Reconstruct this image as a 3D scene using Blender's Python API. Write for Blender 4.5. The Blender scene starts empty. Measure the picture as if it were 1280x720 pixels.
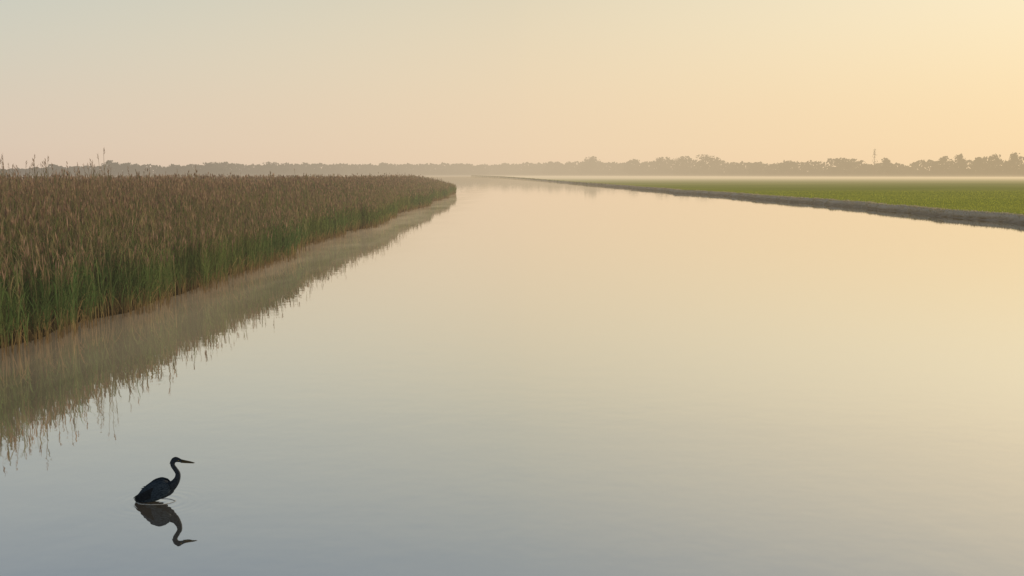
import bpy, bmesh, math, random
import numpy as np
from mathutils import Vector, noise
random.seed(4); rng = np.random.default_rng(4)
SC = bpy.context.scene; COL = SC.collection
SC.view_settings.view_transform = 'Standard'
SC.view_settings.look = 'None'
F = 1372.0; H = 3.6; ZF = 0.56
PITCH = math.atan(142.0 / F)

def lin(r, g, b):
    f = lambda c: (c / 255 / 12.92) if c / 255 <= 0.04045 else ((c / 255 + 0.055) / 1.055) ** 2.4
    return (f(r), f(g), f(b), 1.0)

def ground_point(px, py, z=0.0):
    a = (px - 640) / F; b = (360 - py) / F
    dy = math.cos(PITCH) + b * math.sin(PITCH)
    dz = -math.sin(PITCH) + b * math.cos(PITCH)
    t = (z - H) / dz
    return a * t, dy * t

# ---------------------------------------------------------------- camera
cam = bpy.data.cameras.new('camera'); co = bpy.data.objects.new('camera', cam); COL.objects.link(co)
cam.sensor_width = 36; cam.lens = 36 * F / 1280; cam.clip_end = 30000; cam.clip_start = 0.1
co.location = (0, 0, H); co.rotation_euler = (math.pi / 2 - PITCH, 0, 0)
SC.camera = co

# ---------------------------------------------------------------- node helpers
def N(nt, t, **k):
    n = nt.nodes.new(t)
    for a, v in k.items():
        if a.startswith('i_'): n.inputs[int(a[2:])].default_value = v
        else: setattr(n, a, v)
    return n
def mth(nt, op, a, b=None, c=None, clamp=False):
    n = nt.nodes.new('ShaderNodeMath'); n.operation = op; n.use_clamp = clamp
    for i, v in enumerate((a, b, c)):
        if v is None: continue
        if isinstance(v, (int, float)): n.inputs[i].default_value = v
        else: nt.links.new(v, n.inputs[i])
    return n.outputs[0]
def maprange(nt, v, a, b, c=0.0, d=1.0, smooth=True):
    n = nt.nodes.new('ShaderNodeMapRange'); n.interpolation_type = 'SMOOTHSTEP' if smooth else 'LINEAR'
    nt.links.new(v, n.inputs[0])
    for i, q in enumerate((a, b, c, d)): n.inputs[i + 1].default_value = q
    return n.outputs[0]
def mixc(nt, fac, a, b, blend='MIX'):
    n = nt.nodes.new('ShaderNodeMix'); n.data_type = 'RGBA'; n.blend_type = blend
    for s, v in ((0, fac), (6, a), (7, b)):
        if hasattr(v, 'is_linked') or hasattr(v, 'links'): nt.links.new(v, n.inputs[s])
        else: n.inputs[s].default_value = v
    return n.outputs[2]
def ramp(nt, v, stops, interp='B_SPLINE'):
    n = nt.nodes.new('ShaderNodeValToRGB'); cr = n.color_ramp; cr.interpolation = interp
    while len(cr.elements) > 1: cr.elements.remove(cr.elements[-1])
    cr.elements[0].position = stops[0][0]; cr.elements[0].color = stops[0][1]
    for p, c in stops[1:]:
        e = cr.elements.new(p); e.color = c
    nt.links.new(v, n.inputs[0]); return n.outputs[0]
def noise_tex(nt, vec, scale, detail=4, rough=0.55):
    n = nt.nodes.new('ShaderNodeTexNoise'); n.inputs['Scale'].default_value = scale
    n.inputs['Detail'].default_value = detail; n.inputs['Roughness'].default_value = rough
    nt.links.new(vec, n.inputs['Vector']); return n.outputs[0]
def scaled(nt, vec, s):
    n = nt.nodes.new('ShaderNodeVectorMath'); n.operation = 'MULTIPLY'
    nt.links.new(vec, n.inputs[0]); n.inputs[1].default_value = s; return n.outputs[0]

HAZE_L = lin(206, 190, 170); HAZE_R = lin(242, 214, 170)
def painted_haze(nt, shader, mist=0.0, length=2300.0, mist_h=2.0, y0=450, y1=900):
    """morning haze painted into the surface as emission: thicker with distance down the canal, densest low over the far field"""
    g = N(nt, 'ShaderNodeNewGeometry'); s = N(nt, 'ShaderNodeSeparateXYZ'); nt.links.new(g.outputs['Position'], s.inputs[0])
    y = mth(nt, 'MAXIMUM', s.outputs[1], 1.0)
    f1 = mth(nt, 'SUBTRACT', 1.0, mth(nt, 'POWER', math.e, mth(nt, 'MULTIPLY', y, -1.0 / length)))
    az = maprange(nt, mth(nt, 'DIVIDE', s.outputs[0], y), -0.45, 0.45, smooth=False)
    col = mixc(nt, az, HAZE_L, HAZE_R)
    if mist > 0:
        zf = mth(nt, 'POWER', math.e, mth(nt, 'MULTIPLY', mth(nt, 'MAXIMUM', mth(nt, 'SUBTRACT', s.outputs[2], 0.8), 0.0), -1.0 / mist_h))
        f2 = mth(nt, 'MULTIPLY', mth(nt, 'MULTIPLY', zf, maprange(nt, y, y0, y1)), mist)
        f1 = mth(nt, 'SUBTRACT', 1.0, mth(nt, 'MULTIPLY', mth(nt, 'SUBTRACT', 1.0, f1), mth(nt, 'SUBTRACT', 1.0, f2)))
    e = N(nt, 'ShaderNodeEmission'); nt.links.new(col, e.inputs[0])  # haze-coloured glow blended into the material, no mist volume
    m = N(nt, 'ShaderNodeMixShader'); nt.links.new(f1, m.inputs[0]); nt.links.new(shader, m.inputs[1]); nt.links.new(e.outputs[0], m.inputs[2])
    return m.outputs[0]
def new_mat(name):
    m = bpy.data.materials.new(name); m.use_nodes = True; nt = m.node_tree; nt.nodes.clear()
    o = nt.nodes.new('ShaderNodeOutputMaterial'); m.cycles.emission_sampling = 'NONE'; return m, nt, o.inputs['Surface']
def pos(nt): return N(nt, 'ShaderNodeNewGeometry').outputs['Position']

def leaf_material(name, trans=0.35, mist=0.0, gain=1.0, length=2300.0, mist_h=2.0):
    m, nt, out = new_mat(name)
    a = N(nt, 'ShaderNodeAttribute', attribute_name='Col')
    d = N(nt, 'ShaderNodeBsdfDiffuse'); t = N(nt, 'ShaderNodeBsdfTranslucent')
    c = mixc(nt, 1.0, a.outputs['Color'], (gain, gain, gain, 1), 'MULTIPLY')
    nt.links.new(c, d.inputs[0]); nt.links.new(c, t.inputs[0])
    x = N(nt, 'ShaderNodeMixShader', i_0=trans); nt.links.new(d.outputs[0], x.inputs[1]); nt.links.new(t.outputs[0], x.inputs[2])
    nt.links.new(painted_haze(nt, x.outputs[0], mist, length, mist_h), out)
    return m

# ---------------------------------------------------------------- mesh helpers
def tag(o, label=None, cat=None, group=None, kind=None):
    if label: o['label'] = label
    if cat: o['category'] = cat
    if group: o['group'] = group
    if kind: o['kind'] = kind
    return o
def quad_mesh(name, V, Q, mat, Cc=None, smooth=False):
    me = bpy.data.meshes.new(name)
    V = np.ascontiguousarray(V, dtype=np.float32); Q = np.ascontiguousarray(Q, dtype=np.int32)
    me.vertices.add(len(V)); me.vertices.foreach_set('co', V.ravel())
    me.loops.add(Q.size); me.loops.foreach_set('vertex_index', Q.ravel())
    me.polygons.add(len(Q)); me.polygons.foreach_set('loop_start', np.arange(0, Q.size, 4, dtype=np.int32))
    if smooth: me.polygons.foreach_set('use_smooth', np.ones(len(Q), dtype=bool))
    me.update(calc_edges=True)
    if Cc is not None:
        a = me.color_attributes.new('Col', 'FLOAT_COLOR', 'POINT')
        c4 = np.ones((len(V), 4), dtype=np.float32); c4[:, :3] = Cc; a.data.foreach_set('color', c4.ravel())
    if mat: me.materials.append(mat)
    return me
def link(name, me, parent=None):
    o = bpy.data.objects.new(name, me); COL.objects.link(o)
    if parent: o.parent = parent
    return o
class Rib:
    def __init__(s): s.V = []; s.Q = []; s.C = []; s.n = 0
    def add(s, P, W, side, C):
        """P (n,k,3) centre lines, W (n,k) half widths, side (n,3), C (n,k,3)"""
        n, k, _ = P.shape
        L = P - W[..., None] * side[:, None, :]; R = P + W[..., None] * side[:, None, :]
        V = np.stack([L, R], 2).reshape(-1, 3)
        base = (np.arange(n)[:, None] * k + np.arange(k - 1)[None, :]) * 2 + s.n
        Q = np.stack([base, base + 1, base + 3, base + 2], -1).reshape(-1, 4)
        s.V.append(V); s.Q.append(Q); s.C.append(np.repeat(C[:, :, None, :], 2, 2).reshape(-1, 3)); s.n += len(V)
    def quads(s, c, size, C):
        """randomly turned leaf clusters"""
        n = len(c)
        a = rng.normal(size=(n, 3)); a /= np.linalg.norm(a, axis=1)[:, None]
        b = rng.normal(size=(n, 3)); b -= (a * b).sum(1)[:, None] * a; b /= np.linalg.norm(b, axis=1)[:, None]
        P = np.stack([c - a * size[:, None], c, c + a * size[:, None]], 1)
        W = np.stack([size * .25, size * .75, size * .2], 1)
        s.add(P, W, b, np.repeat(C[:, None, :], 3, 1))
    def mesh(s, name, mat):
        return quad_mesh(name, np.concatenate(s.V), np.concatenate(s.Q), mat, np.concatenate(s.C))

# ---------------------------------------------------------------- sky and sun
SUN_AZ = math.radians(44); SUN_EL = math.radians(10)
w = bpy.data.worlds.new('World'); SC.world = w; w.use_nodes = True; nt = w.node_tree; nt.nodes.clear()
tc = N(nt, 'ShaderNodeTexCoord'); sp = N(nt, 'ShaderNodeSeparateXYZ'); nt.links.new(tc.outputs['Generated'], sp.inputs[0])
el = mth(nt, 'MULTIPLY', mth(nt, 'ARCSINE', sp.outputs[2]), 180 / math.pi / 60.0, clamp=True)   # 0..1 = 0..60 degrees
def E(d): return d / 60.0
left = ramp(nt, el, [(0, lin(215, 194, 174)), (E(1.5), lin(220, 200, 180)), (E(5), lin(213, 205, 187)), (E(9), lin(201, 205, 193)), (E(13), lin(178, 187, 187)), (E(20), lin(139, 152, 165)), (E(32), lin(108, 130, 154)), (1, lin(92, 114, 142))])
mid = ramp(nt, el, [(0, lin(234, 207, 175)), (E(1.5), lin(236, 210, 177)), (E(5), lin(236, 215, 182)), (E(9), lin(227, 215, 187)), (E(13), lin(207, 203, 184)), (E(20), lin(162, 169, 172)), (E(32), lin(122, 140, 158)), (1, lin(96, 116, 142))])
right = ramp(nt, el, [(0, lin(250, 217, 172)), (E(1.5), lin(252, 221, 174)), (E(5), lin(255, 230, 184)), (E(9), lin(255, 240, 204)), (E(13), lin(247, 228, 194)), (E(20), lin(194, 191, 181)), (E(32), lin(138, 150, 160)), (1, lin(100, 120, 144))])
azm = mth(nt, 'ARCTAN2', sp.outputs[0], sp.outputs[1])
azd = mth(nt, 'MULTIPLY', azm, 180 / math.pi)
c1 = mixc(nt, maprange(nt, azd, -27, 1, smooth=False), left, mid)
c2 = mixc(nt, maprange(nt, azd, 0, 27, smooth=False), c1, right)
behind = maprange(nt, mth(nt, 'ABSOLUTE', mth(nt, 'SUBTRACT', azd, 44.0)), 80, 180)
c3 = mixc(nt, mth(nt, 'MULTIPLY', behind, 0.6), c2, left)
sky = N(nt, 'ShaderNodeTexSky', sky_type='NISHITA', sun_disc=False, sun_elevation=SUN_EL, sun_rotation=SUN_AZ, dust_density=3.0)
b1 = N(nt, 'ShaderNodeBackground', i_1=1.0); nt.links.new(c3, b1.inputs[0])
b2 = N(nt, 'ShaderNodeBackground', i_1=0.08); nt.links.new(sky.outputs[0], b2.inputs[0])
mx = N(nt, 'ShaderNodeMixShader'); nt.links.new(maprange(nt, el, E(24), E(50), 0, 0.7), mx.inputs[0])
nt.links.new(b1.outputs[0], mx.inputs[1]); nt.links.new(b2.outputs[0], mx.inputs[2])
wo = N(nt, 'ShaderNodeOutputWorld'); nt.links.new(mx.outputs[0], wo.inputs[0])
sl = bpy.data.lights.new('sun', 'SUN'); sl.energy = 3.0; sl.angle = math.radians(3); sl.color = (1.0, 0.8, 0.56)
so = bpy.data.objects.new('sun', sl); COL.objects.link(so)
sd = Vector((math.sin(SUN_AZ) * math.cos(SUN_EL), math.cos(SUN_AZ) * math.cos(SUN_EL), math.sin(SUN_EL)))
so.rotation_euler = sd.to_track_quat('Z', 'Y').to_euler(); so.location = sd * 100

# ---------------------------------------------------------------- bank lines
def left_edge(y):
    y = np.asarray(y, float)
    base = np.interp(y, [-60, 12, 18, 24, 32, 40, 60, 100, 150, 190, 204, 213, 219, 223, 227, 233, 500, 900, 2200], [-10.6, -10.0, -9.6, -9.65, -9.8, -9.75, -9.65, -9.8, -10.0, -10.4, -10.9, -11.7, -13, -15, -18, -26, -46, -68, -170])
    am = np.clip((y - 10) / 30, .5, 1)
    return base + 0.20 * np.sin(y * 0.42 + 1) + 0.14 * np.sin(y * 1.13) + am * 0.45 * np.sin(y * 0.15 + 2.2) + 0.1 * np.sin(y * 2.7)
rp = [ground_point(*p) for p in [(1420, 294), (1280, 280), (1150, 267), (1000, 253), (900, 244.6), (830, 239.2), (760, 233), (700, 228.0), (660, 224.4), (625, 221.8), (586, 220.25)]]
rx = np.array([p[0] for p in rp]); ry = np.array([p[1] for p in rp])
def right_edge(y):
    y = np.asarray(y, float)
    b = np.interp(y, np.concatenate([[-60], ry]), np.concatenate([[rx[0] + 1], rx]))
    return b + 0.5 * np.sin(y * 0.11) + 0.3 * np.sin(y * 0.37 + 1) + 0.15 * np.sin(y * 0.9) - 1.6 * np.exp(-((y - 215) / 5.0) ** 2)

# ---------------------------------------------------------------- water
hx, hy = ground_point(200, 627)
m, nt, out = new_mat('canal_water')
P = pos(nt); s3 = N(nt, 'ShaderNodeSeparateXYZ'); nt.links.new(P, s3.inputs[0])
n1 = noise_tex(nt, P, 1.3, 2, 0.5)
n2 = noise_tex(nt, scaled(nt, P, (1.0, 0.8, 1.0)), 5.0, 2, 0.5)
vd = N(nt, 'ShaderNodeVectorMath', operation='DISTANCE'); nt.links.new(P, vd.inputs[0]); vd.inputs[1].default_value = (hx, hy, 0)
dist = vd.outputs['Value']
ring = mth(nt, 'MULTIPLY', mth(nt, 'SINE', mth(nt, 'MULTIPLY', dist, 55.0)), mth(nt, 'POWER', math.e, mth(nt, 'MULTIPLY', dist, -5.0)))
hgt = mth(nt, 'ADD', mth(nt, 'MULTIPLY', n1, 0.0024), mth(nt, 'MULTIPLY', n2, 0.0005))
hgt = mth(nt, 'ADD', hgt, mth(nt, 'MULTIPLY', ring, 0.0010))
bp = N(nt, 'ShaderNodeBump'); bp.inputs['Strength'].default_value = 1.0; bp.inputs['Distance'].default_value = 1.0
nt.links.new(hgt, bp.inputs['Height'])
gl = N(nt, 'ShaderNodeBsdfGlossy'); gl.inputs['Roughness'].default_value = 0.018; gl.inputs['Color'].default_value = (0.975, 0.965, 0.945, 1)
nt.links.new(bp.outputs[0], gl.inputs['Normal'])
df = N(nt, 'ShaderNodeBsdfDiffuse'); df.inputs[0].default_value = (0.12, 0.12, 0.105, 1)
fr = N(nt, 'ShaderNodeFresnel', i_0=1.33)
fac = mth(nt, 'ADD', mth(nt, 'MULTIPLY', fr.outputs[0], 0.25), 0.77, clamp=True)
ms = N(nt, 'ShaderNodeMixShader'); nt.links.new(fac, ms.inputs[0]); nt.links.new(df.outputs[0], ms.inputs[1]); nt.links.new(gl.outputs[0], ms.inputs[2])
# mist painted into the water surface as emission along the reed margin and down the canal
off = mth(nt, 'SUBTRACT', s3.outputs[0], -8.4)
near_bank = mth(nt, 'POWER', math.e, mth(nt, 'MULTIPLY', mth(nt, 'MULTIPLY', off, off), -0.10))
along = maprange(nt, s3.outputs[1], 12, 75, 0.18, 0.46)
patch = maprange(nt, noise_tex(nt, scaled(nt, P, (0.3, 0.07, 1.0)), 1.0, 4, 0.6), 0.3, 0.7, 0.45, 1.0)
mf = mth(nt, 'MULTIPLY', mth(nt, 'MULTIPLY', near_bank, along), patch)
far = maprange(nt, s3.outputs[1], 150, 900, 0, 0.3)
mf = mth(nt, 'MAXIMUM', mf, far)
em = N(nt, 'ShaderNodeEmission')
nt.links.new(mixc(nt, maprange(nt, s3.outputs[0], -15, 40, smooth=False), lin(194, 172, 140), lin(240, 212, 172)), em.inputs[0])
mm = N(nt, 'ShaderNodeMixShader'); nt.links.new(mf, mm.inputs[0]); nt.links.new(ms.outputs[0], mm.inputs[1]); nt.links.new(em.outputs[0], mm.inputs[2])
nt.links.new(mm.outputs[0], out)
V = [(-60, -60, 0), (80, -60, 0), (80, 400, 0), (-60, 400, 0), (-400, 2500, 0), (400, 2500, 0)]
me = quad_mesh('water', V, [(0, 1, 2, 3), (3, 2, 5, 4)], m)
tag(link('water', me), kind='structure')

# ---------------------------------------------------------------- right field, bank, left marsh
m, nt, out = new_mat('field_green')
P = pos(nt)
a = noise_tex(nt, scaled(nt, P, (0.012, 0.05, 1)), 1.0, 5, 0.6)
b = noise_tex(nt, scaled(nt, P, (0.5, 0.5, 1)), 1.0, 5, 0.7)
c = mixc(nt, maprange(nt, a, 0.35, 0.65), (0.29, 0.345, 0.04, 1), (0.44, 0.455, 0.07, 1))
c = mixc(nt, maprange(nt, b, 0.35, 0.7, 0, 0.3), c, (0.2, 0.26, 0.035, 1))
d = N(nt, 'ShaderNodeBsdfDiffuse'); nt.links.new(c, d.inputs[0])
nt.links.new(painted_haze(nt, d.outputs[0], 0.85, 2400, 2.0, 150, 1000), out)
ys = np.concatenate([np.arange(-60, 60, 10), np.arange(60, 420, 1.0), np.arange(420, 2240, 15)])
ys = np.append(ys, 2244)
offs = np.array([0.8, 3, 8, 25, 80, 300, 1000, 7000])
rows = [np.stack([right_edge(y) + offs, np.full(8, y), np.full(8, ZF)], 1) for y in ys]
for y in (2247.0, 12000.0):
    rows.append(np.stack([np.linspace(-9000, 9000, 8), np.full(8, y), np.full(8, ZF)], 1))
V = np.concatenate(rows); Q = []
R = len(rows)
for j in range(R - 1):
    if j == R - 3: continue
    for i in range(7):
        Q.append((j * 8 + i, j * 8 + i + 1, (j + 1) * 8 + i + 1, (j + 1) * 8 + i))
tag(link('field', quad_mesh('field', V, Q, m)), kind='structure')

m, nt, out = new_mat('bank_earth')
P = pos(nt); s3 = N(nt, 'ShaderNodeSeparateXYZ'); nt.links.new(P, s3.inputs[0])
b = noise_tex(nt, P, 1.1, 6, 0.65)
c = mixc(nt, maprange(nt, b, 0.3, 0.7), (0.22, 0.165, 0.115, 1), (0.42, 0.34, 0.255, 1))
c = mixc(nt, maprange(nt, s3.outputs[2], 0.1, 0.4, 0, 0.85), c, (0.58, 0.50, 0.39, 1))
d = N(nt, 'ShaderNodeBsdfDiffuse'); nt.links.new(c, d.inputs[0])
nt.links.new(painted_haze(nt, d.outputs[0], 0.0, 1500), out)
ysb = np.concatenate([np.arange(-60, 40, 5), np.arange(40, 420, 0.45), np.arange(420, 2245, 8)])
prof = [(1.0, ZF + .005), (0.7, ZF + .02), (0.45, .49), (0.3, 0.34), (0.15, 0.19), (-0.05, 0.07), (-0.4, 0.01), (-0.8, -0.3)]
V = []
for y in ysb:
    e = float(right_edge(y))
    for k, (dx, z) in enumerate(prof):
        nn = noise.noise(Vector((k * 0.7, y * 0.35, 3))) + 0.6 * noise.noise(Vector((k * 1.7, y * 1.3, 9)))
        amp = (0, .25, .35, .45, .6, .7, .8, 0.2)[k]
        V.append((e + dx + nn * amp, y, z + (0.09 * nn if 0 < k < 7 else 0)))
K = len(prof); Q = [(j * K + i, j * K + i + 1, (j + 1) * K + i + 1, (j + 1) * K + i) for j in range(len(ysb) - 1) for i in range(K - 1)]
tag(link('bank', quad_mesh('bank', V, Q, m)), kind='structure')

m, nt, out = new_mat('marsh_mud')
P = pos(nt); b = noise_tex(nt, P, 0.8, 5, 0.65)
c = mixc(nt, maprange(nt, b, 0.3, 0.7), (0.06, 0.05, 0.028, 1), (0.13, 0.105, 0.06, 1))
d = N(nt, 'ShaderNodeBsdfDiffuse'); nt.links.new(c, d.inputs[0])
nt.links.new(painted_haze(nt, d.outputs[0], 0.5, 1800), out)
ysl = np.concatenate([np.arange(-60, 240, 1.5), np.arange(240, 2240, 20), [2246.0]])
offs = np.array([0.1, 0.8, 6, 40, 300, 6000]); zz = np.array([-0.15, 0.04, 0.15, 0.2, 0.3, 0.5])
V = np.concatenate([np.stack([left_edge(y) - offs, np.full(6, y), zz], 1) for y in ysl])
Q = [(j * 6 + i, (j + 1) * 6 + i, (j + 1) * 6 + i + 1, j * 6 + i + 1) for j in range(len(ysl) - 1) for i in range(5)]
tag(link('marsh_ground', quad_mesh('marsh_ground', V, Q, m)), kind='structure')

# ---------------------------------------------------------------- reeds
REED = leaf_material('reed_leaf', 0.35, 0.0, 1.0, 1200)
def unit(a):
    return np.stack([np.cos(a), np.sin(a), np.zeros_like(a)], 1)
def reeds(R, x, y, h, nleaf, wid, plume=1.0, spread=1.0):
    n = len(x); base = np.stack([x, y, np.full(n, -0.05)], 1)
    lean = rng.normal(0, 0.045, (n, 2)) + np.array([-0.01, 0.0])
    def at(t):
        t = np.broadcast_to(t, (n,))
        q = base.copy(); q[:, 0] += lean[:, 0] * h * t ** 1.8; q[:, 1] += lean[:, 1] * h * t ** 1.8; q[:, 2] += h * t; return q
    big = np.clip(np.array([noise.noise(Vector((a * .25, b * .12, 0))) for a, b in zip(x, y)]) * 0.9 + 0.45, 0, 1)
    v = (0.7 + 0.6 * rng.random(n))[:, None]
    green = (np.array([0.110, 0.178, 0.058]) * (1 - big[:, None]) + np.array([0.205, 0.240, 0.075]) * big[:, None]) * v
    straw = np.array([0.34, 0.235, 0.115]) * v
    rust = np.array([0.345, 0.235, 0.145]) * v
    side = unit(rng.random(n) * 6.28)
    ts = np.array([0, .12, .3, .6, .97])
    Pn = np.stack([at(t) for t in ts], 1)
    Wn = np.array([1.0, 1.0, .9, .7, .4])[None, :] * (0.008 * wid)[:, None] * np.ones((n, 1))
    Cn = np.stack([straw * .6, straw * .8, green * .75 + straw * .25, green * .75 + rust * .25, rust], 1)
    R.add(Pn, Wn, side, Cn)
    for L in range(nleaf):
        t0 = np.clip((L + rng.random(n)) / nleaf * 0.86 + 0.05, 0, .93)
        p0 = at(t0); ph = rng.random(n) * 6.28; o = unit(ph)
        ln = (0.42 + 0.45 * rng.random(n)) * (1.1 - 0.35 * t0)
        steep = (0.10 + 0.38 * rng.random(n) ** 1.9) * spread
        up = np.array([0, 0, 1.0])
        p1 = p0 + o * (ln * steep * .45)[:, None] + up * (ln * .42)[:, None]
        p2 = p1 + o * (ln * steep * .75)[:, None] + up * (ln * .30)[:, None]
        p3 = p2 + o * (ln * steep * 1.0)[:, None] + up * (ln * (.18 - .45 * steep))[:, None]
        sd_ = unit(ph + 1.57 + rng.normal(0, .5, n))
        dead = np.clip((0.20 - t0) / 0.12 + rng.normal(0, .30, n), 0, .9)[:, None]
        topb = np.clip((t0 - 0.66) / 0.34 + rng.normal(0, .20, n), 0, 0.8)[:, None]
        c = green * (1 - dead) + straw * dead; c = c * (1 - topb) + rust * topb
        Wl = np.stack([np.full(n, .5), np.full(n, 1.0), np.full(n, .7), np.full(n, .08)], 1) * (0.0115 * wid)[:, None]
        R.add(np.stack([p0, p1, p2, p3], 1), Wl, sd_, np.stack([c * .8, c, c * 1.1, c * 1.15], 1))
    k = rng.random(n) < plume
    if k.any():
        q = at(0.93)[k]; nk = k.sum(); hl = 0.16 + 0.14 * rng.random(nk)
        for r_ in range(2):
            ph = rng.random(nk) * 6.28; dx = unit(ph) * (0.05 * rng.random(nk))[:, None]
            PP = np.stack([q, q + np.array([0, 0, 1]) * (hl * .45)[:, None] + dx * .6, q + np.array([0, 0, 1]) * hl[:, None] + dx * 1.8], 1)
            WW = np.stack([np.full(nk, .15), np.full(nk, 1.0), np.full(nk, .1)], 1) * (0.0155 * wid[k])[:, None]
            pc = np.array([0.37, 0.25, 0.17]) * (0.5 + 0.9 * rng.random(nk))[:, None]
            R.add(PP, WW, unit(ph + 1.57), np.stack([pc * .8, pc, pc * 1.1], 1))
def height(dist, n):
    s = np.clip(dist / 8.0, 0, 1); s = s * s * (3 - 2 * s)
    return 2.10 + 1.10 * s + rng.normal(0, 0.22, n)
R = Rib()
def band(y0, y1, d0, d1, dens, nleaf, wid, plume, front=False, extra=0.0, spread=1.0):
    n = int((y1 - y0) * (d1 - d0) * dens)
    y = rng.uniform(y0, y1, n); d = d0 + (d1 - d0) * rng.random(n) ** (1.25 if front else 1.0)
    x = left_edge(y) - d + rng.normal(0, .08, n)
    keep = (x / np.maximum(y, 1) > -0.62) | (y < 26)
    clump = np.array([noise.noise(Vector((a * .9, b * .9, 5))) for a, b in zip(x, y)])
    if front: keep &= ~((clump < -0.22) & (d < 0.6))
    x, y, d, clump = x[keep], y[keep], d[keep], clump[keep]
    bigh = np.array([noise.noise(Vector((a * .12, b * .09, 15))) for a, b in zip(x, y)])
    h = height(d, len(x)) * (1 + 0.08 * clump + 0.06 * bigh) + extra * rng.random(len(x))
    corner = np.hypot(np.maximum(x + 19, 0) / 9.5, np.maximum(y - 185, 0) / 42)   # the bed thins and drops towards its far corner
    h *= np.clip(1.22 - .5 * corner ** 2, .42, 1)
    reeds(R, x, y, h, nleaf, np.full(len(x), wid), plume, spread)
band(13, 45, 0, 3, 44, 7, 1.1, .3, True)
band(45, 90, 0, 3, 26, 6, 1.7, .35, True)
band(90, 226, 0, 3, 13, 5, 2.6, .4, True)
band(12, 110, -0.35, 1.2, 4.2, 3, .75, .9, False, 1.0, .55)
band(13, 60, 3, 9, 18, 5, 1.3, .85)
band(60, 226, 3, 9, 5.5, 4, 2.6, .85)
band(20, 80, 9, 28, 5, 3, 1.9, 1)
band(80, 226, 9, 60, 1.0, 3, 3.4, 1)
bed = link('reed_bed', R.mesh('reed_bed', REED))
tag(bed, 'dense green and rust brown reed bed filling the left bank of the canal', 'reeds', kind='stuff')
R = Rib()
n = 7000; y = 226 + 900 * rng.random(n) ** 1.4; x = left_edge(y) - 1 - rng.random(n) * 0.55 * y
reeds(R, x, y, 2.0 + .4 * rng.random(n), 2, np.full(n, 7.0), 1)
tag(link('distant_reeds', R.mesh('distant_reeds', REED)), 'hazy low reeds on the flat marsh beyond the reed bed', 'reeds', kind='stuff')
R = Rib()
n = 5000; y = 330 + 1880 * rng.random(n); x = right_edge(y) + .1 + rng.random(n) * 3
reeds(R, x, y, (.45 + .45 * rng.random(n)) * np.clip(y / 900, .5, 2.2), 2, 3 + y / 170, 0)
FARR = leaf_material('far_fringe_leaf', 0.3, 0.0, .9, 2800)
tag(link('far_bank_fringe', R.mesh('far_bank_fringe', FARR)), 'thin dark fringe of waterside growth on the far end of the right bank', 'reeds', kind='stuff')

# tall single stalks standing above the bed against the sky
def stalk_meshes(h, seed):
    global rng
    keep = rng; rng = np.random.default_rng(seed)
    bend = rng.normal(0, .05); pts = np.array([0, .25, .5, .75, 1.0])
    Pn = np.stack([bend * h * pts ** 2, np.zeros(5), h * pts], 1)
    A = Rib()
    for a in (0, 1.57): A.add(Pn[None], np.array([[.010, .009, .008, .006, .004]]), unit(np.array([a])), np.tile(np.array([.34, .27, .17]), (1, 5, 1)))
    stem = A.mesh('stem', REED)
    leaves = []
    for q in range(4):
        B = Rib(); t = .55 + .11 * q; p0 = np.array([bend * h * t ** 2, 0, h * t]); ph = rng.random() * 6.28
        o = np.array([math.cos(ph), math.sin(ph), 0]); u = np.array([0, 0, 1.0])
        pp = np.stack([p0, p0 + o * .07 + u * .16, p0 + o * .17 + u * .28, p0 + o * .28 + u * .3])
        B.add(pp[None], np.array([[.004, .010, .008, .001]]), unit(np.array([ph + 1.57])), np.tile(np.array([.26, .24, .12]), (1, 4, 1)))
        leaves.append(B.mesh('leaf', REED))
    C_ = Rib(); top = Pn[-1]; side = 1 if bend > 0 else -1
    k = 9
    c0 = top + np.stack([np.zeros(k), np.zeros(k), -0.05 + .17 * np.arange(k) / k], 1)
    ph = rng.random(k) * 6.28; ln = .04 + .035 * rng.random(k)
    tip = c0 + unit(ph) * (ln * .4)[:, None] + np.array([.035 * side, 0, .06])
    C_.add(np.stack([c0, (c0 + tip) / 2, tip], 1), np.tile(np.array([.004, .008, .002]), (k, 1)), unit(ph + 1.57), np.tile(np.array([.42, .31, .23]), (k, 3, 1)))
    pl = C_.mesh('plume', REED); rng = keep
    return stem, leaves, pl
variants = [stalk_meshes(1.0 * h, 50 + i) for i, h in enumerate((3.68, 3.8, 3.92, 4.08, 3.75))]
for i in range(64):
    st, lv, pl = variants[random.randrange(5) if i % 3 == 0 else random.choice((0, 1, 4))]
    D = random.uniform(27, 46); px = random.uniform(2, 255) if i % 2 else random.uniform(2, 140)
    X = (px - 640) / F * D
    if X > left_edge(D) - 2: X = left_edge(D) - random.uniform(2, 4)
    t = bpy.data.objects.new('reed_stalk', None); COL.objects.link(t); t.empty_display_size = .3
    t.location = (X, D, 0.0); t.rotation_euler = (0, 0, random.uniform(-.6, .6)); t.scale = (1, 1, random.uniform(.96, 1.04))
    tag(t, 'tall thin reed stalk with feathery brown plume rising above the reed bed skyline', 'reed', 'tall reed stalks above the reed bed')
    link('stem', st, t); link('plume', pl, t)
    for l in lv: link('leaf', l, t)

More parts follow.
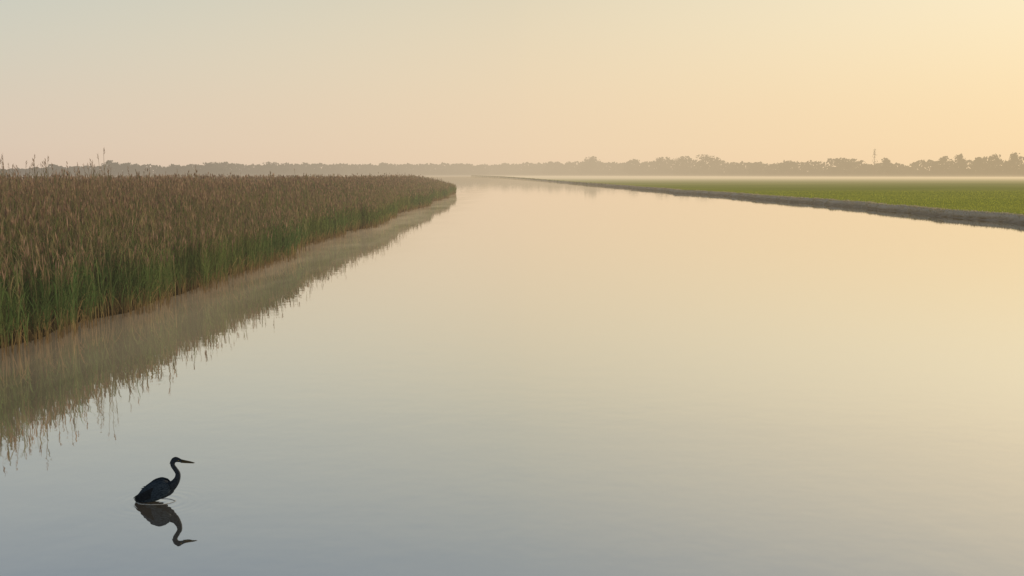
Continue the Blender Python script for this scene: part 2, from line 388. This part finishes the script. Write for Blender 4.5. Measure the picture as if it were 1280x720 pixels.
# ---------------------------------------------------------------- grass on field and bank lip
GR = leaf_material('grass_blade', 0.4, 0.6, 1.0, 2600)
R = Rib(); n = 50000
y = 45 + 160 * rng.random(n) ** 1.2; x = right_edge(y) + 0.6 + rng.random(n) * y * 0.5
ph = rng.random(n) * 6.28; h = .05 + .08 * rng.random(n)
p0 = np.stack([x, y, np.full(n, ZF - .01)], 1); p1 = p0 + unit(ph) * .04 + np.array([0, 0, 1]) * h[:, None]
sz = 0.012 + y / 6000
c = np.array([.40, .44, .065]) * (.8 + .4 * rng.random(n))[:, None]
R.add(np.stack([p0, p1], 1), np.stack([sz, sz * .3], 1), unit(ph + 1.57), np.repeat(c[:, None], 2, 1) * np.array([.9, 1.12])[None, :, None])
tag(link('field_grass', R.mesh('field_grass', GR)), 'bright green short grass over the flat field on the right', 'grass', kind='stuff')
R = Rib(); n = 24000
y = 42 + 420 * rng.random(n) ** 1.3; d = rng.normal(.55, .32, n); x = right_edge(y) + d
cl = np.array([noise.noise(Vector((b * .4, 1, 7))) for b in y]); k = (cl + rng.normal(0, .25, n)) > -.15
x, y, d, cl = x[k], y[k], d[k], cl[k]; n = len(x)
ph = rng.random(n) * 6.28; h = (.04 + .10 * rng.random(n)) * (1 + 1.0 * np.clip(cl, 0, 1))
z = np.interp(d, [-.3, .15, .45, .7], [.03, .2, .5, ZF])
p0 = np.stack([x, y, z], 1); p1 = p0 + unit(ph) * .08 + np.array([-.04, 0, 0]) + np.array([0, 0, 1]) * h[:, None]
sz = 0.012 + y / 6000
mixv = rng.random(n)[:, None]; c = (np.array([.62, .55, .44]) * mixv + np.array([.38, .34, .19]) * (1 - mixv))
R.add(np.stack([p0, p1], 1), np.stack([sz, sz * .3], 1), unit(ph + 1.57), np.repeat(c[:, None], 2, 1))
tag(link('bank_grass', R.mesh('bank_grass', GR)), 'dry grey and tan grass tufts along the eroded lip of the right bank', 'grass', kind='stuff')

# ---------------------------------------------------------------- far trees
TREE = leaf_material('far_foliage', 0.25, 0.5, 1.0, 1850, 1.2)
m, nt, out = new_mat('bark')
P = pos(nt); b = noise_tex(nt, P, 2.0, 4, .6)
c = mixc(nt, b, (0.04, 0.03, 0.022, 1), (0.09, 0.07, 0.05, 1)); d = N(nt, 'ShaderNodeBsdfDiffuse'); nt.links.new(c, d.inputs[0])
nt.links.new(painted_haze(nt, d.outputs[0], .5, 1850, 1.2), out); BARK = m
pxs = [-400, 0, 250, 420, 640, 860, 1000, 1280, 1700]
dst = [800, 950, 1150, 1600, 2350, 1800, 1500, 1300, 1000]
def tdist(px): return np.interp(px, pxs, dst)
prof_x = [-400, 0, 60, 90, 125, 150, 185, 215, 245, 290, 330, 400, 480, 560, 600, 700, 735, 760, 815, 850, 890, 910, 960, 1030, 1050, 1080, 1130, 1160, 1200, 1280, 1700]
prof_t = [211, 212, 210, 208, 208, 205, 207, 209, 206, 204, 206, 205, 206, 205, 206, 204, 201, 204, 202, 198, 198, 203, 204, 203, 201, 205, 206, 201, 199, 197, 200]
R = Rib(); px = -380.0
while px < 1690:
    D = float(tdist(px)) * random.uniform(.975, 1.025)
    t = float(np.interp(px, prof_x, prof_t)) + random.gauss(0, .9 + (1.0 if px > 1000 else 0))
    hh = max(4.0, (218 - t) / F * D + H - ZF); X = (px - 640) / F * D
    wd = hh * random.uniform(.4, .75) + 2
    q = 150
    th = rng.random(q) * 6.28; rr_ = rng.random(q) ** .5; zz_ = rng.random(q) ** 1.25
    crown = np.sqrt(np.clip(1 - (np.clip(zz_ - .35, 0, 1) / .65) ** 2, 0, 1))
    cc = np.stack([X + np.cos(th) * rr_ * wd * crown, D + np.sin(th) * rr_ * wd * crown, ZF + zz_ * hh * .95], 1)
    shade = rng.uniform(.85, 1.15); sz = (.0013 * D) * (0.6 + .7 * rng.random(q)) * np.where(zz_ < .35, 1.5, 1)
    R.quads(cc, sz, np.array([.042, .046, .028]) * (shade * (.6 + .8 * rng.random(q)))[:, None])
    px += wd * .5 / D * F * random.uniform(.7, 1.1)
tag(link('treeline', R.mesh('treeline', TREE)), 'low misty belt of merged trees along the whole horizon', 'treeline', kind='stuff')

def tube(pts, rad, seg=7):
    V = []; Q = []
    for i, (p, r) in enumerate(zip(pts, rad)):
        for k in range(seg):
            a = k / seg * 6.283; V.append((p[0] + math.cos(a) * r, p[1] + math.sin(a) * r, p[2]))
    for i in range(len(pts) - 1):
        for k in range(seg): Q.append((i * seg + k, i * seg + (k + 1) % seg, (i + 1) * seg + (k + 1) % seg, (i + 1) * seg + k))
    return V, Q
def far_tree(px, top, wpx, style, label, dens=1.0):
    D = float(tdist(px)) * .97; X = (px - 640) / F * D
    hh = (218 - top) / F * D + H - ZF; ww = wpx / F * D / 2
    t = bpy.data.objects.new('tree', None); COL.objects.link(t); t.location = (X, D, ZF); tag(t, label, 'tree', 'trees standing out of the horizon treeline')
    thin = .5 if dens < .2 else 1
    V, Q = tube([(0, 0, -.3), (.1, 0, hh * .3), (-.1, .1, hh * .6), (0, 0, hh * .97)], [hh * .028 * thin, hh * .022 * thin, hh * .013 * thin, hh * .004])
    lob = []
    nl = 16
    for i in range(nl):
        a = random.uniform(0, 6.28); zt = .15 + .78 * (i + random.random()) / nl
        if style == 'cone': rr = ww * (1.1 - zt) * 1.1
        else: rr = ww * .8 * math.sin(math.pi * min(1, .12 + zt * .85)) ** .6
        rr *= random.uniform(.5, 1.15)
        e = (math.cos(a) * rr, math.sin(a) * rr, hh * zt); s0 = (0, 0, hh * (zt - .12))
        v, q = tube([s0, tuple((s0[k] + e[k]) / 2 for k in range(3)), e], [hh * .01 * thin, hh * .007 * thin, hh * .003 * thin], 5)
        Q += [tuple(k + len(V) for k in f) for f in q]; V += v
        lob.append((e, ww * random.uniform(.25, .5) * (1.15 - .4 * zt)))
    lob.append(((0, 0, hh * .86), ww * .25)); lob.append(((0, 0, hh * .45), ww * .6))
    link('trunk', quad_mesh('trunk', V, Q, BARK), t)
    Rr = Rib()
    for e, r in lob:
        q = max(6, int(70 * dens)); u = rng.normal(size=(q, 3)); u /= np.linalg.norm(u, axis=1)[:, None]; u *= (rng.random(q) ** .4)[:, None] * 1.15
        cc = np.array(e) + u * np.array([r, r, min(r * .9, hh * .14)]); cc[:, 2] = np.minimum(cc[:, 2], hh)
        Rr.quads(cc, (.0007 * D * (thin + .15)) * (.5 + .8 * rng.random(q)), np.array([.038, .044, .026]) * (random.uniform(.85, 1.15) * (.6 + .8 * rng.random(q)))[:, None])
    link('crown', Rr.mesh('crown', TREE), t)
TR = [
 (72, 206, 26, 'round', 'small hazy tree behind the tall reeds at the far left end of the horizon'),
 (142, 201, 24, 'round', 'rounded hazy tree, taller of the two over the left reed bed'),
 (164, 204, 24, 'round', 'rounded hazy tree just right of the taller one over the left reed bed'),
 (222, 206, 30, 'round', 'low wide hazy tree above the middle of the reed bed'),
 (268, 203, 40, 'round', 'broad grey tree at the start of the long even belt on the left'),
 (345, 203, 34, 'round', 'pale grey tree in the even belt above the right half of the reed bed'),
 (484, 204, 38, 'round', 'pale flat topped tree left of where the canal vanishes'),
 (690, 202, 30, 'round', 'pale tree just right of where the canal vanishes'),
 (737, 196, 34, 'round', 'tall dark clump tree standing alone above the middle of the horizon'),
 (790, 200, 30, 'round', 'low tree between the middle clump and the dark grove'),
 (826, 197, 36, 'round', 'leftmost tree of the dark grove right of centre'),
 (852, 196, 38, 'round', 'middle tree of the dark grove right of centre'),
 (881, 194, 40, 'round', 'rightmost and tallest tree of the dark grove right of centre'),
 (985, 201, 34, 'round', 'low pale tree over the green field between the grove and the tall spire tree'),
 (1048, 198, 34, 'round', 'broad hazy tree just left of the tall spindly tree'),
 (1090, 185, 12, 'cone', 'tall spindly sparse tree rising highest above the right field'),
 (1106, 198, 24, 'cone', 'short sparse tree right beside the tall spindly tree'),
 (1176, 196, 28, 'round', 'leftmost tree of the ragged row at the right end of the horizon'),
 (1197, 193, 22, 'cone', 'narrow upright tree in the ragged row at the right'),
 (1218, 197, 28, 'round', 'second round tree of the ragged row at the right'),
 (1240, 193, 24, 'cone', 'pointed tree in the ragged row near the right edge'),
 (1264, 191, 28, 'cone', 'tallest tree of the ragged row by the right edge of the picture'),
]
for a in TR: far_tree(*a, dens=(.07 if a[0] == 1090 else .55))

# ---------------------------------------------------------------- heron
S = .0088
def hp(px, py, y=0.0): return ((px - 205) * S, y, (627 - py) * S)
def loft(pts, seg=16, wf=.8):
    """pts: (px,py,r_px[,wf]) closed tapered tube following the side view"""
    P_ = [Vector(hp(p[0], p[1])) for p in pts]; rr = [p[2] * S for p in pts]; wfs = [p[3] if len(p) > 3 else wf for p in pts]
    V = []; Fc = []
    for i, p in enumerate(P_):
        a = P_[max(0, i - 1)]; b = P_[min(len(P_) - 1, i + 1)]; t = (b - a).normalized(); nrm = Vector((-t.z, 0, t.x))
        for k in range(seg):
            th = k / seg * 2 * math.pi
            V.append(p + nrm * math.cos(th) * rr[i] + Vector((0, 1, 0)) * math.sin(th) * rr[i] * wfs[i])
    for i in range(len(P_) - 1):
        for k in range(seg): Fc.append((i * seg + k, i * seg + (k + 1) % seg, (i + 1) * seg + (k + 1) % seg, (i + 1) * seg + k))
    Fc.append(tuple(range(seg))[::-1]); Fc.append(tuple((len(P_) - 1) * seg + k for k in range(seg)))
    return V, Fc
def spline(pts, n=5):
    out = []
    for i in range(len(pts) - 1):
        p0 = pts[max(0, i - 1)]; p1 = pts[i]; p2 = pts[i + 1]; p3 = pts[min(len(pts) - 1, i + 2)]
        for j in range(n):
            t = j / n
            out.append(tuple(.5 * (2 * b + (c - a) * t + (2 * a - 5 * b + 4 * c - d) * t * t + (3 * b - a - 3 * c + d) * t ** 3) for a, b, c, d in zip(p0, p1, p2, p3)))
    out.append(pts[-1]); return out
def feather_mat(name, dark, light, sc=60, rough=.7):
    m, nt, out = new_mat(name)
    t = N(nt, 'ShaderNodeTexCoord'); b = noise_tex(nt, scaled(nt, t.outputs['Object'], (.5, 1, 2.2)), sc, 4, .6)
    c = mixc(nt, maprange(nt, b, .35, .65), dark, light)
    p = N(nt, 'ShaderNodeBsdfPrincipled'); nt.links.new(c, p.inputs['Base Color']); p.inputs['Roughness'].default_value = rough; p.inputs['Specular IOR Level'].default_value = .1
    bm_ = N(nt, 'ShaderNodeBump'); bm_.inputs['Strength'].default_value = .5; bm_.inputs['Distance'].default_value = .006; nt.links.new(b, bm_.inputs['Height']); nt.links.new(bm_.outputs[0], p.inputs['Normal'])
    nt.links.new(p.outputs[0], out); return m
SL = feather_mat('slate_plumage', (.018, .024, .034, 1), (.040, .052, .068, 1))
WG = feather_mat('wing_plumage', (.014, .024, .038, 1), (.050, .072, .098, 1), 70)
BK = feather_mat('dark_plumage', (.009, .012, .016, 1), (.020, .025, .032, 1))
BE = feather_mat('beak_horn', (.05, .04, .02, 1), (.09, .07, .035, 1), 30, .4)
EY = feather_mat('eye_amber', (.3, .2, .02, 1), (.4, .28, .03, 1), 30, .2)
heron = bpy.data.objects.new('heron', None); COL.objects.link(heron)
gx, gy = ground_point(205, 627); heron.location = (gx, gy, 0)
tag(heron, 'dark slate heron wading belly deep in the water, facing right with curved neck', 'bird')
parts = [loft(spline([(172, 625, 1.2, .8), (178, 620, 4.4, .8), (186, 615, 8.4, .8), (195, 612, 11.2, .8), (203, 611, 12.2, .8), (209, 611.5, 10.4, .78), (214, 612.5, 6.5, .75), (218, 613, 1.6, .7)])),
         loft(spline([(203, 612, 9), (211, 609.5, 7.6, .8), (218.2, 604.2, 5.4, .85), (222.6, 597.6, 3.9, .9), (223.6, 591, 3.15, .95), (220.6, 585.4, 2.9, .95), (217.8, 581, 2.8, .95), (217.4, 577.2, 3.0, .9), (219.2, 574.2, 3.2, .85), (222.5, 573.2, 3.15, .8), (226.2, 574.0, 2.5, .8), (229.4, 574.9, 1.5, .75), (231.5, 575.3, .7, .75)]))]
V = []; Fc = []
for v, f in parts: Fc += [tuple(k + len(V) for k in q) for q in f]; V += v
me = bpy.data.meshes.new('tmp'); me.from_pydata(V, [], Fc); tmp = bpy.data.objects.new('tmp', me); COL.objects.link(tmp)
rm = tmp.modifiers.new('r', 'REMESH'); rm.mode = 'VOXEL'; rm.voxel_size = .0045; rm.use_smooth_shade = True
sm = tmp.modifiers.new('s', 'SMOOTH'); sm.factor = .5; sm.iterations = 3
dg = bpy.context.evaluated_depsgraph_get(); bm2 = bpy.data.meshes.new_from_object(tmp.evaluated_get(dg)); bpy.data.objects.remove(tmp)
bm2.name = 'body'; bm2.materials.clear(); bm2.materials.append(SL); link('body', bm2, heron)
def simple(name, pts, mat, wf=.8, parent=None, seg=10, yoff=0):
    v, f = loft(pts, seg, wf); me = bpy.data.meshes.new(name); me.from_pydata([(a[0], a[1] + yoff, a[2]) for a in v], [], f)
    me.materials.append(mat); me.polygons.foreach_set('use_smooth', np.ones(len(me.polygons), dtype=bool)); return link(name, me, parent)
simple('upper_beak', [(227.5, 574.2, 1.8), (233, 575.1, 1.4), (240, 576.2, .95), (245.2, 577.2, .3)], BE, .75, heron)
simple('lower_beak', [(227.5, 575.9, 1.3), (233, 576.6, 1.0), (239, 577.2, .65), (244.2, 577.8, .2)], BE, .75, heron)
simple('crest', spline([(226, 571.6, .5), (221.5, 570.5, 1.0), (217.6, 572.2, 1.0), (215.2, 575.4, .6), (213.6, 578.6, .15)]), BK, 1.3, heron)
# shaggy back plumes
VV = []; QQ = []
for f_ in range(26):
    u = random.random(); cx = 209 - 26 * u; cy = 597.6 + 13 * u ** 1.6; yy = random.uniform(-.05, .05)
    a = Vector(hp(cx, cy + 1.5, yy)); e = Vector(hp(cx - random.uniform(6, 10), cy + random.uniform(1.0, 4.5), yy * 1.1))
    b0 = len(VV)
    for q in range(3):
        w_ = (.7, 1, .1)[q] * .006; p = a.lerp(e, q / 2) + Vector((0, 0, (0, .006, 0)[q])); VV += [p - Vector((0, w_, w_ * .6)), p + Vector((0, w_, w_ * .6))]
    QQ += [(b0 + 2 * q, b0 + 2 * q + 1, b0 + 2 * q + 3, b0 + 2 * q + 2) for q in range(2)]
link('back_plumes', quad_mesh('back_plumes', VV, QQ, SL), heron)
for s in (-1, 1):
    b = bmesh.new(); bmesh.ops.create_uvsphere(b, u_segments=12, v_segments=8, radius=.0045)
    me = bpy.data.meshes.new('eye'); b.to_mesh(me); b.free(); me.materials.append(EY)
    o = link('eye', me, heron); o.location = hp(225.4, 573.6, s * .0185)
    V = []
    nu, nv = 16, 9
    for i in range(nu):
        u = i / (nu - 1); cx = 214.5 + (169 - 214.5) * u
        up_ = np.interp(u, [0, .12, .3, .5, .75, 1], [605, 599.6, 597.4, 600, 608.5, 622.5]); lo = np.interp(u, [0, .12, .3, .5, .75, 1], [611, 617, 622, 625, 627, 627])
        yb = np.interp(u, [0, .15, .4, .7, 1], [.056, .089, .096, .062, .012])
        for j in range(nv):
            vv = j / (nv - 1); py = up_ + (lo - up_) * vv
            yy = yb * math.sqrt(max(0, math.sin(math.pi * (.16 + .62 * vv)))) + .004
            V.append(hp(cx + 1.2 * vv, py, s * yy))
    Q = [(i * nv + j, i * nv + j + 1, (i + 1) * nv + j + 1, (i + 1) * nv + j) for i in range(nu - 1) for j in range(nv - 1)]
    shell = quad_mesh('wing', V, Q, WG, None, True); wo_ = link('wing', shell, heron)
    md = wo_.modifiers.new('t', 'SOLIDIFY'); md.thickness = .004; md.offset = 0
    VV = []; QQ = []
    for f_ in range(9):
        t = f_ / 8; a = Vector(hp(196 - 4 * t, 606 + 13 * t, s * (.095 - .012 * t) + s * .004)); e = Vector(hp(166.5 + 3 * t + random.uniform(-.8, .8), 621.5 + 5 * t, s * .018))
        for q in range(6):
            w_ = (.5, 1, 1, .9, .6, .1)[q] * .0105; r_ = q / 5; p = a.lerp(e, r_); p.y += s * .022 * math.sin(math.pi * r_)
            nn = Vector((.35, 0, .94)) * w_; VV += [p - nn, p + nn]
        b0 = f_ * 12; QQ += [(b0 + 2 * q, b0 + 2 * q + 1, b0 + 2 * q + 3, b0 + 2 * q + 2) for q in range(5)]
    link('flight_feathers', quad_mesh('flight_feathers', VV, QQ, BK), wo_)
VV = []; QQ = []
for f_ in range(5):
    t = (f_ - 2) / 2; a = Vector(hp(182, 616, .01 * t)); e = Vector(hp(168 + abs(t), 625.2, .03 * t))
    for q in range(4):
        w_ = (.8, 1, .8, .15)[q] * .013; p = a.lerp(e, q / 3); VV += [p - Vector((0, w_, 0)), p + Vector((0, w_, .001))]
    b0 = f_ * 8; QQ += [(b0 + 2 * q, b0 + 2 * q + 1, b0 + 2 * q + 3, b0 + 2 * q + 2) for q in range(3)]
link('tail', quad_mesh('tail', VV, QQ, BK), heron)
# pale broken rim of disturbed water around the belly
m, nt, out = new_mat('water_rim')
p = N(nt, 'ShaderNodeBsdfPrincipled'); p.inputs['Base Color'].default_value = (.62, .62, .58, 1); p.inputs['Roughness'].default_value = .35
nt.links.new(p.outputs[0], out)
V = []; Q = []; seg = 72
for k in range(seg):
    a = k / seg * 2 * math.pi; nz = noise.noise(Vector((math.cos(a) * 2, math.sin(a) * 2, 4)))
    ex, ey = .212 + .02 * nz, .115 + .015 * nz; cx = -.095; wdt = max(.0015, .008 + .014 * noise.noise(Vector((math.cos(a) * 5, math.sin(a) * 5, 8))))
    for r_, z in ((-wdt, .0015), (0, .0055), (wdt, .0015)):
        V.append((gx + cx + math.cos(a) * (ex + r_), gy + math.sin(a) * (ey + r_), z))
for k in range(seg):
    k2 = (k + 1) % seg
    for j in range(2): Q.append((k * 3 + j, k * 3 + j + 1, k2 * 3 + j + 1, k2 * 3 + j))
tag(link('water_ripple', quad_mesh('water_ripple', V, Q, m, None, True)), kind='structure')
